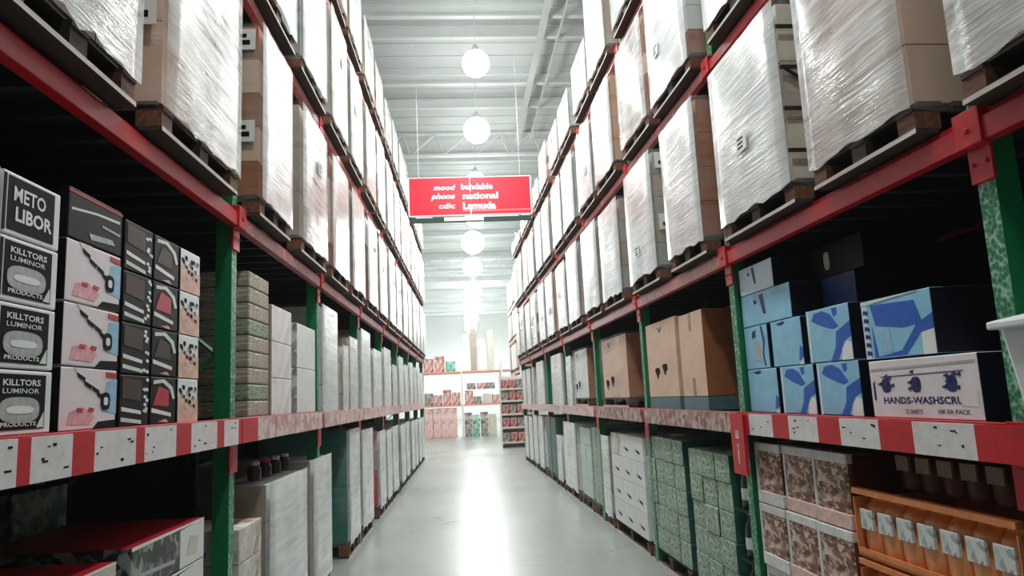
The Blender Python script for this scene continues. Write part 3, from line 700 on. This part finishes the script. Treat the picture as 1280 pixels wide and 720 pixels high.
# white tub at the photo's right edge
T = empty('plastic_tub', 'white plastic tub with a lid at the right photo edge on the striped beam', 'tub'); pose(T, 'right', 1.93, -.13, zr+.002)
TUB = flat('white_tub_plastic', (.82,.84,.86), .35, .03)
def taper(q, w0, w1, d0, d1, z0, z1_, m, yc):
    i = len(q.v); q.v += [(-w0/2, yc-d0/2, z0), (w0/2, yc-d0/2, z0), (w0/2, yc+d0/2, z0), (-w0/2, yc+d0/2, z0), (-w1/2, yc-d1/2, z1_), (w1/2, yc-d1/2, z1_), (w1/2, yc+d1/2, z1_), (-w1/2, yc+d1/2, z1_)]
    for f_ in ((0,3,2,1), (4,5,6,7), (0,1,5,4), (2,3,7,6), (1,2,6,5), (3,0,4,7)): q.f.append(tuple(i+k for k in f_)); q.m.append(q.mi(m))
q = MB(); taper(q, .27, .33, .27, .33, 0, .30, TUB, .17); q.build('tub_body', T, bevel=.02)
q = MB(); taper(q, .37, .37, .37, .37, .29, .315, TUB, .17); taper(q, .36, .20, .36, .20, .315, .335, TUB, .17); q.build('lid', T, bevel=.006)
q = MB(); q.box(-.06, .05, -.002, .0, .20, .205, GREYI); q.box(-.05, .06, .0, .004, .04, .045, GREYI); q.build('tub_print', T)
# tan cartons past the second right post
TEALB = flat('slate_teal_board', (.10,.18,.20), .5, .15)
def art_mark(q, w, h):
    r = random.Random(5)
    for cx, cz in ((.36,.34),(.62,.38)):
        q.oval(-w/2+cx*w, cz*h, .07*w, .05*h, 0, .001, INK); P(q, w, h, [(cx-.1,cz+.02),(cx-.02,cz-.1),(cx+.02,cz-.08),(cx-.06,cz+.05)], INK, 2)
    P(q, w, h, [(.42,.92),(.5,.84),(.58,.92),(.54,.92),(.5,.88),(.46,.92)], BROWNI)
for a, c, zt, fm, sm, lab in [(4.98, 5.50, 2.06, CARDP, CARDO, 'big tan carton with orange brown side past the blue cartons'), (5.60, 6.44, 2.08, CARDP, CARDP, 'pale tan carton with black marks before the dark green post')]:
    T = carton('right', a, c, zr+.10, zt, fm, lab, group='big tan cartons', art=art_mark if a > 5.5 else None, side_mat=sm, d=.7, tape=(a < 5.5))
    q = MB(); q.box(-abs(c-a)/2, abs(c-a)/2, 0, .7, 0, .095, TEALB); o = q.build('slate_tray'); tag(o, 'slate teal tray under the %s tan carton' % ('big' if a < 5.5 else 'pale'), 'tray'); pose(o, 'right', (a+c)/2, 0, zr+.002)
B = [(7.25, 8.45, 2.1, (CARDP,), CARDO, 'pale tan boxes with brown side', .10), (9.35, 10.3, 2.1, (CARDW,), CARDO, 'white boxes with orange brown side', .10), (10.45, 10.9, 2.05, (CARDW,), CARDW, 'narrow white boxes', 0), (11.3, 12.5, 2.15, (CARDW,), DKG, 'white boxes with dark green side', 0),
     (13.5, 14.6, 2.15, (CARDW,), DKG, 'tall white boxes with green side', 0), (15.1, 15.35, 2.1, (CARDW,), CARDW, 'thin white boxes', 0), (15.7, 16.5, 2.1, (CARDW,), CARDG, 'far white boxes', 0), (16.7, 17.4, 2.1, (CARDW,), CARDW, 'farthest white boxes', 0)]
for i, (a, c, zt, cm, sm, wd, ph) in enumerate(B):
    o = wrapped('right', a, c, zr+.002, zt, '%s, %s stack beyond the second right post, first beam' % (wd, ORD[i+1]), 'boxed goods on the first beam of the right rack', t=.0, depth=.8, ph=ph, tiers=1 if i < 2 else 3, cols=1 if i < 2 else 2, cartons=cm, sides=[sm], slip=False, front=FILM_T if i < 2 else FILM_D, sidefilm=FILM_T, name='boxed_goods', cat='boxed goods')
    if i < 2:
        w = c-a; q = MB(); h = zt-zr; q2 = art_mark; qq = MB(); q2(qq, w*.8, h)
        for vi in range(len(qq.v)): x, y, zz = qq.v[vi]; qq.v[vi] = (x, y-.03, zz)
        qq.build('printed_marks', o)

# ---------------------------------------------------------------- right rack, floor level
ORG = flat('orange_pouch', (.85,.24,.035), .4, .18, 14); ORGP = flat('orange_pouch_lower', (.88,.40,.17), .4, .12, 14); LBL = mottled('pale_pouch_label', [(.42,.50,.48),(.66,.72,.68),(.74,.76,.70),(.30,.36,.42)], 30, .4)
MAR = flat('maroon_pouch', (.10,.018,.012), .4, .2); MLB = flat('dull_label', (.30,.19,.14), .5, .25, 30); TRAYO = flat('orange_tray', (.72,.25,.08), .5, .15)
def pouch(s, z, w, h, label, t, mats, group):
    T = empty('pouch', label, 'pouch', group); pose(T, 'right', s, t, z)
    a, bm, lm = mats; q = MB(); r = w/2
    # pillow: flat foot, bulged middle, pinched top
    rings = [(0, .9, .9), (.12, 1, 1), (.5, 1, 1.02), (.8, .98, .8), (.95, .98, .35), (1.0, 1, .12)]
    i = len(q.v); n = 12
    for fz, fx, fy in rings:
        for k in range(n):
            an = 2*PI*k/n; c_, s_ = math.cos(an), math.sin(an)
            q.v.append((r*fx*math.copysign(abs(c_)**.5, c_), .09+.08*fy*math.copysign(abs(s_)**.7, s_), h*fz))
    for j in range(len(rings)-1):
        for k in range(n):
            l = (k+1) % n; q.f.append((i+j*n+k, i+j*n+l, i+(j+1)*n+l, i+(j+1)*n+k)); q.m.append(q.mi(a if j >= 3 else bm))
    q.f.append(tuple(i+(len(rings)-1)*n+k for k in range(n))); q.m.append(q.mi(a)); q.build('pouch_body', T, True)
    q = MB(); q.box(-r*.72, r*.72, -.003, .012, h*.42, h*.76, lm); q.build('pouch_label', T, bevel=.002)
tz = [.125, .43, .735]
bare_pallet('right', 2.28, 3.26, 'wooden floor pallet under the orange pouch trays')
for k, z in enumerate(tz):
    T = empty('pouch_tray', 'orange cardboard tray of pouches, %s tier up beside the near right post' % ORD[k+1], 'tray', 'trays of orange pouches'); pose(T, 'right', 2.77, -.0, z)
    q = MB(); q.box(-.48, .48, 0, .5, 0, .012, TRAYO); q.box(-.48, .48, 0, .006, 0, .035, TRAYO); q.box(-.48, .48, .494, .5, 0, .27, TRAYO)
    for sx in (-.48, .474): q.box(sx, sx+.006, 0, .5, 0, .25, TRAYO)
    q.box(-.48, .48, -.004, .03, .268, .292, TRAYO); q.build('tray_shell', T)
    if k:
        for c in range(7): pouch(3.25-.07-.1335*c-.005, z+.013, .13, .25, 'orange pouch with pale label, %s from the left in the %s tray' % (ORD[c+1], ('', 'middle', 'upper')[k]), .012, (ORG, ORGP, LBL), 'orange pouches')
    else:
        for c in range(7): pouch(3.25-.07-.1335*c-.005, z+.013, .13, .25, 'orange pouch with pale label, %s from the left in the lowest tray' % ORD[c+1], .012, (ORG, ORGP, LBL), 'orange pouches')
for c in range(6): pouch(3.07-.135*c, 1.028, .12, .19, 'dim maroon pouch set back above the orange trays, %s from the left' % ORD[c+1], .14, (MAR, MAR, MLB), 'maroon pouches')
# brown packs with white trim
PKB = mottled('brown_printed_pack', [(.02,.01,.006),(.17,.07,.04),(.38,.18,.11),(.74,.56,.48)], 30, .35, (1,1,1.8)); PKP = flat('pinkish_pack_trim', (.74,.50,.44), .35, .2, 30); PKS = flat('white_pack_film', (.70,.70,.68), .3, .15, 20)
bare_pallet('right', 3.30, 4.32, 'wooden floor pallet under the brown film packs')
def pack(s0, s1, z0, z1_, label, first):
    w = s1-s0; h = z1_-z0; T = empty('film_pack', label, 'pack', 'brown film packs on the right floor pallet'); pose(T, 'right', (s0+s1)/2, rnd.uniform(0, .025), z0)
    q = MB(); q.box(-w/2+.006, w/2-.006, .0, .34, .0, h-.006, PKB, None, MAR); q.build('pack_body', T, bevel=.02)
    q = MB(); q.box(-w/2+.004, w/2-.004, -.006, .02, .0, h*.2, PKP if not first else PKS); q.box(-w/2+.004, w/2-.004, -.004, .03, h*.86, h-.002, PKS); q.box(-w/2+.004, -w/2+.03, -.005, .02, 0, h, PKS); q.build('white_trim', T, bevel=.004)
for k in range(3):
    for c in range(3):
        z0 = .125+k*.35; pack(4.31-.34*(c+1)+.004, 4.31-.34*c-.004, z0, z0+.346, 'brown film pack with white trim, %s tier up, %s column from the hanging placard' % (ORD[k+1], ORD[c+1]), c == 0)
# dark bottles seen on the near end of the green cartons
BOT = flat('dark_green_bottle', (.008,.05,.025), .12, .2, spec=.8)
def bottle(s, t, z, h, label):
    T = empty('bottle', label, 'bottle', 'dark green bottles at the end of the green cartons'); pose(T, 'right', s, t, z)
    q = MB(); q.lathe([(.030, 0), (.038, .01), (.038, h*.6), (.03, h*.72), (.014, h*.82), (.014, h*.93)], BOT, 16); q.build('bottle_body', T, True)
    q = MB(); q.lathe([(.016, h*.92), (.016, h)], INKW, 12); q.build('cap', T)
    q = MB(); q.lathe([(.0385, h*.2), (.0385, h*.45)], FRAMEW, 16, cap=False); q.build('bottle_label', T, True)
bare_pallet('right', 4.42, 4.66, 'narrow wooden pallet under the dark bottles')
for k in range(3):
    q = MB(); q.box(-.115, .115, 0, .5, 0, .012, BWH); o = q.build('bottle_tray'); tag(o, 'black tray under dark green bottles, %s tier up' % ORD[k+1], 'tray', 'black bottle trays'); pose(o, 'right', 4.54, .0, .124+k*.3)
    for i_ in range(2):
        for j_ in range(4): bottle(4.49+.095*i_, .06+.1*j_, .137+k*.3, .285, 'dark green bottle, %s tier up, %s row back, %s column beside the green cartons' % (ORD[k+1], ORD[j_+1], ('near', 'far')[i_]))
# green printed cartons on two pallets
GRC = mottled('green_printed_carton', [(.06,.12,.07),(.15,.25,.16),(.24,.36,.26),(.34,.44,.34),(.50,.56,.46)], 38, .5, (1,1,2.4))
GRC2 = mottled('green_printed_carton_light', [(.10,.17,.10),(.22,.33,.23),(.33,.43,.34),(.55,.60,.50)], 34, .5, (2,1,1))
for pi_, (a, c, cols, zt) in enumerate([(4.72, 5.52, 3, 1.06), (5.66, 6.72, 4, 1.10)]):
    bare_pallet('right', a, c, 'wooden floor pallet under the %s green cartons' % ('nearer', 'farther')[pi_])
    W_ = (c-a)/cols; H = (zt-.125)/5
    for k in range(5):
        for j in range(cols):
            carton('right', a+W_*j+.002, a+W_*(j+1)-.002, .125+H*k, .125+H*(k+1)-.003, GRC if (k+j) % 3 else GRC2, 'green printed carton, %s tier up, %s column on the %s green pallet' % (ORD[k+1], ORD[j+1], ('nearer', 'farther')[pi_]), group='green printed cartons', t=rnd.uniform(0, .012), d=.7, side_mat=DKG, bev=.006)
# white cartons with grey prints
WPR = mottled('white_carton_small_print', [(.80,.80,.79),(.84,.84,.84),(.82,.82,.82),(.55,.56,.54)], 9, .5)
bare_pallet('right', 6.82, 8.18, 'wooden floor pallet under the white cartons with dark dashes')
def art_dash(q, w, h): P(q, w, h, [(.30,.40),(.62,.30),(.66,.42),(.36,.52)], GREYI); P(q, w, h, [(.45,.38),(.7,.3),(.72,.38),(.5,.46)], INK, 2)
for k in range(4):
    for j in range(3):
        m_ = PATT if (k == 3 and j == 2) else CARDW
        carton('right', 6.83+.45*j+.003, 6.83+.45*(j+1)-.003, .125+.235*k, .125+.235*(k+1)-.004, m_, '%s carton, %s tier up, %s column from the camera beside the green cartons' % ('brownish printed' if m_ is PATT else 'white dashed', ORD[k+1], ORD[j+1]), group='white cartons with dark dashes', art=None if m_ is PATT else art_dash, d=.8)
A = [(8.26, 8.66, 1.0, 'greenish grey block', (PALEG, CARDG), [PALEG]), (8.86, 9.36, 1.08, 'green and white block', (GRC2,), [DKG]), (9.45, 10.25, 1.05, 'pale green block', (PALEG,), [GRC]), (10.42, 11.5, 1.08, 'tall white block', (CARDW,), [CARDW]), (11.75, 12.3, .84, 'low white block', (CARDW,), [CARDW]),
     (12.55, 13.7, 1.12, 'dark green block', (DKG,), [DKG]), (14.0, 14.7, 1.1, 'bright white block', (CARDW,), [CARDW]), (14.9, 15.6, 1.1, 'dull white block', (CARDW,), [DKG]), (15.8, 16.5, 1.05, 'far pale block', (CARDW,), [CARDW]), (16.7, 17.4, 1.05, 'farthest pale block', (CARDB,), [CARDW])]
for i, (a, c, zt, wd, cm, sm) in enumerate(A): floor_wrapped('right', a, c, zt, wd, i+1, cm, sm, front=FILM_T if i in (1, 2, 5) else FILM_D)

# ---------------------------------------------------------------- hanging sign
SREDM = flat('sign_red', (.80,.012,.035), .35, .06, 3); SGRN = flat('sign_dark_green', (.012,.05,.035), .4, .1)
T = empty('hanging_sign', 'red hanging sign with white lettering over the middle of the aisle', 'sign'); T.location = (.27, 11.0, 4.66); T.rotation_euler = (0, 0, 0)
sw, sh = 1.90, .60
q = MB(); q.box(-sw/2, 0, 0, .03, -sh/2, sh/2, SREDM); q.box(.004, sw/2, 0, .03, -sh/2, sh/2, SREDM); q.build('sign_panel', T, bevel=.004)
q = MB(); q.box(-sw/2-.02, sw/2+.02, 0, .032, -sh/2-.015, -sh/2, STEELW); q.box(-sw/2-.02, sw/2+.02, 0, .032, sh/2, sh/2+.012, STEELW)
for x in (-sw/2-.02, sw/2): q.box(x, x+.02, 0, .032, -sh/2, sh/2, STEELW)
q.build('sign_frame', T)
q = MB()
q.text('mood', -.57, .10, .34, .085, 0, INKW, .2, bold=.035, th=.002); q.text('phone', -.62, -.07, .38, .12, 0, INKW, .3, bold=.04, th=.002); q.text('cdic', -.5, -.20, .26, .09, 0, INKW, .1, bold=.03, th=.002)
q.text('bundable', -.14, .10, .50, .10, 0, INKW, 0, bold=.035, th=.002); q.text('national', -.12, -.055, .56, .11, 0, INKW, 0, bold=.04, th=.002); q.text('Lamuda', -.12, -.22, .52, .12, 0, INKW, 0, bold=.05, th=.002)
q.box(-.12, sw/2-.02, -.002, 0, -.245, -.232, PINK); q.build('white_lettering', T)
q = MB(); q.box(-sw/2, sw/2, .0, .03, -sh/2-.12, -sh/2-.03, SGRN); q.box(-.42, .2, -.004, 0, -sh/2-.10, -sh/2-.04, INKW); q.box(.2, .75, -.004, 0, -sh/2-.045, -sh/2-.03, INKW); q.box(-.85, -.6, -.004, 0, -sh/2-.045, -sh/2-.03, INKW)
for x in (-.7, .7): q.box(x-.01, x+.01, .01, .02, -sh/2-.035, -sh/2-.01, STEELW)
q.build('green_strip', T)
q = MB()
for x in (-.8, .8): q.tube((x, .015, sh/2), (x, .015, CEIL-4.66-.01), .003, STEELW, 6)
q.build('wires', T)

# ---------------------------------------------------------------- beyond the cross aisle
ORB = paint('faded_orange_beam', (.78,.34,.24), (.8,.6,.5)); PPOST = flat('pale_post', (.72,.70,.66), .5, .05)
YB = 30.0
T = empty('cross_rack', 'rack with pale posts and orange beams closing the far end of the aisle', 'rack'); T.location = (0, YB, 0)
for x in (-3.9, -1.55, .1, 1.75, 4.0):
    q = MB(); q.box(x-.04, x+.04, 0, .08, 0, 3.0, PPOST); q.box(x-.04, x+.04, 1.0, 1.08, 0, 3.0, PPOST); q.tube((x, .08, .4), (x, 1, 1.4), .015, PPOST); q.tube((x, 1, 1.4), (x, .08, 2.4), .015, PPOST); q.build('post', T)
for x0, x1 in ((-3.86, -1.59), (-1.51, .06), (.14, 1.71), (1.79, 3.96)):
    for z in (1.30, 2.66):
        q = MB(); q.box(x0, x1, -.02, .03, z-.07, z, ORB); q.box(x0, x1, 1.05, 1.09, z-.07, z, ORB); q.build('beam', T)
        q = MB(); q.box(x0, x1, .03, 1.05, z-.03, z-.01, PPOST); q.build('deck', T)
def back_box(name, x0, x1, y, z0, z1_, m, label, cat, group, d=.5, bev=.01):
    q = MB(); w = x1-x0; q.box(-w/2, w/2, 0, d, 0, z1_-z0, m); o = q.build(name, bevel=bev); tag(o, label, cat, group); o.location = ((x0+x1)/2, y, z0); return o
PKL = mottled('pink_bins', [(.60,.30,.26),(.78,.48,.44),(.80,.62,.56)], 8); MIX = mottled('mixed_red_goods', [(.10,.05,.04),(.55,.10,.08),(.75,.55,.5),(.25,.22,.2)], 9); LEAF = mottled('green_goods', [(.05,.22,.14),(.12,.42,.30),(.6,.7,.62)], 9); DKM = mottled('dark_mixed_goods', [(.05,.05,.04),(.25,.2,.18),(.55,.5,.45)], 9)
for i, x in enumerate([-1.45, -1.12, -.79, -.46]): back_box('bin', x, x+.31, YB+.02, 0.001, 1.18, PKL, 'pinkish bin under the far orange beam, %s from the left' % ORD[i+1], 'bin', 'pinkish bins at the far end')
for i, (x, m_) in enumerate([(-.1+.26, DKM), (.48, LEAF), (.82, DKM), (1.16, CARDB)]): back_box('far_carton', x, x+.3, YB+.03, .001, .95-.1*(i % 2), m_, 'carton on the floor under the far rack, %s right of the middle post' % ORD[i+1], 'carton', 'floor cartons at the far rack')
for i, (x, m_, h) in enumerate([(-1.45, DKM, .5), (-1.08, MIX, .42), (-.7, MIX, .62), (-.33, MIX, .5), (.2, MIX, .55), (.56, DKM, .3), (.95, CARDB, .4), (1.33, MIX, .35)]): back_box('far_goods', x, x+.34, YB+.02, 1.302, 1.302+h, m_, 'small mixed goods on the far lower orange beam, %s from the left' % ORD[i+1], 'goods', 'goods on the far lower beam')
for i, (x, m_, h) in enumerate([(-1.45, MIX, .55), (-1.0, MIX, .65), (-.55, LEAF, .42), (-.1+.26, CARDW, 1.5), (.5, CARDG, 1.75), (.82, CARDW, 1.3), (1.2, CARDB, 1.65)]):
    back_box('far_stack', x, x+.26 if i > 2 else x+.4, YB+.02, 2.662, 2.662+h, m_, '%s goods on the far upper orange beam, %s from the left' % ({MIX: 'red', LEAF: 'green', CARDW: 'white', CARDG: 'greyish', CARDB: 'beige'}[m_], ORD[i+1]), 'goods', 'goods on the far upper beam')
for i, (x, m_) in enumerate([(.3, DKM), (.72, MIX), (1.1, DKM)]):
    back_box('far_tray', x, x+.36, YB+.1, 1.302+.60, 1.302+.85, m_, 'dark tray hung high in the far rack, %s from the left' % ORD[i+1], 'tray', 'trays in the far rack')
# end display with red goods on the right
T = empty('end_display', 'shelf display full of dark red goods past the right rack end', 'display shelf'); T.location = (1.72, 22.2, 0)
q = MB(); q.box(-.5, .5, .45, .48, 0, 2.15, PPOST)
for x in (-.5, .47): q.box(x, x+.03, 0, .45, 0, 2.15, PPOST)
q.build('frame', T)
for z in (.18, .62, 1.02, 1.42, 1.78): q = MB(); q.box(-.47, .47, 0, .45, z-.03, z, PPOST); q.box(-.47, .47, -.02, 0, z-.06, z, CARDB); q.build('shelf', T)
REDD = mottled('dark_red_goods', [(.05,.02,.02),(.34,.04,.05),(.55,.2,.18),(.7,.6,.55)], 12)
for j, z in enumerate((.18, .62, 1.02, 1.42, 1.78)):
    for i in range(4): back_box('boxed_item', 1.72-.45+.225*i, 1.72-.45+.225*i+.2, 22.22, z+.001, z+.27, REDD if (i+j) % 3 else DKM, 'boxed item on the right end display, %s shelf up, %s from the left' % (ORD[j+1], ORD[i+1]), 'boxed item', 'boxed items on the end display', d=.35)
# rack rows continuing past the cross aisle on the right
T = empty('far_rack', 'pale rack row continuing past the cross aisle on the right', 'rack'); T.location = (2.05, 24.5, 0)
for y in (0, 2.2, 4.4):
    q = MB(); q.box(0, .08, y-.04, y+.04, 0, 5.4, PPOST); q.box(1.0, 1.08, y-.04, y+.04, 0, 5.4, PPOST); q.build('post', T)
for z in (1.3, 2.4, 3.6, 4.8):
    for y in (.04, 2.24): q = MB(); q.box(-.02, .03, y, y+2.12, z-.08, z, ORB); q.box(.03, 1.05, y, y+2.12, z-.03, z-.01, DARK); q.build('beam', T)
k_ = 0
for z, zt in ((.0, 1.05), (1.302, 2.2), (2.402, 3.4), (3.602, 4.6), (4.802, 5.9)):
    for y in (.2, 1.2, 2.4, 3.4):
        k_ += 1
        q = MB(); T2 = empty('wrapped_pallet', 'pale load in the far right row, %s level up, %s from the cross aisle' % (ORD[[0, 1.302, 2.402, 3.602, 4.802].index(z)+1], ORD[[.2, 1.2, 2.4, 3.4].index(y)+1]), 'pallet load', 'pale loads in the far right row')
        T2.location = (2.03, 24.5+y+.4, z+.001); T2.rotation_euler = (0, 0, -PI/2)
        slab_pallet(q, .8, .9, .12); q.build('wooden_pallet', T2)
        q = MB(); bale(q, .78, .88, .121, zt-z, 2, 3, [CARDW if k_ % 3 else CARDG]); q.build('cartons', T2)
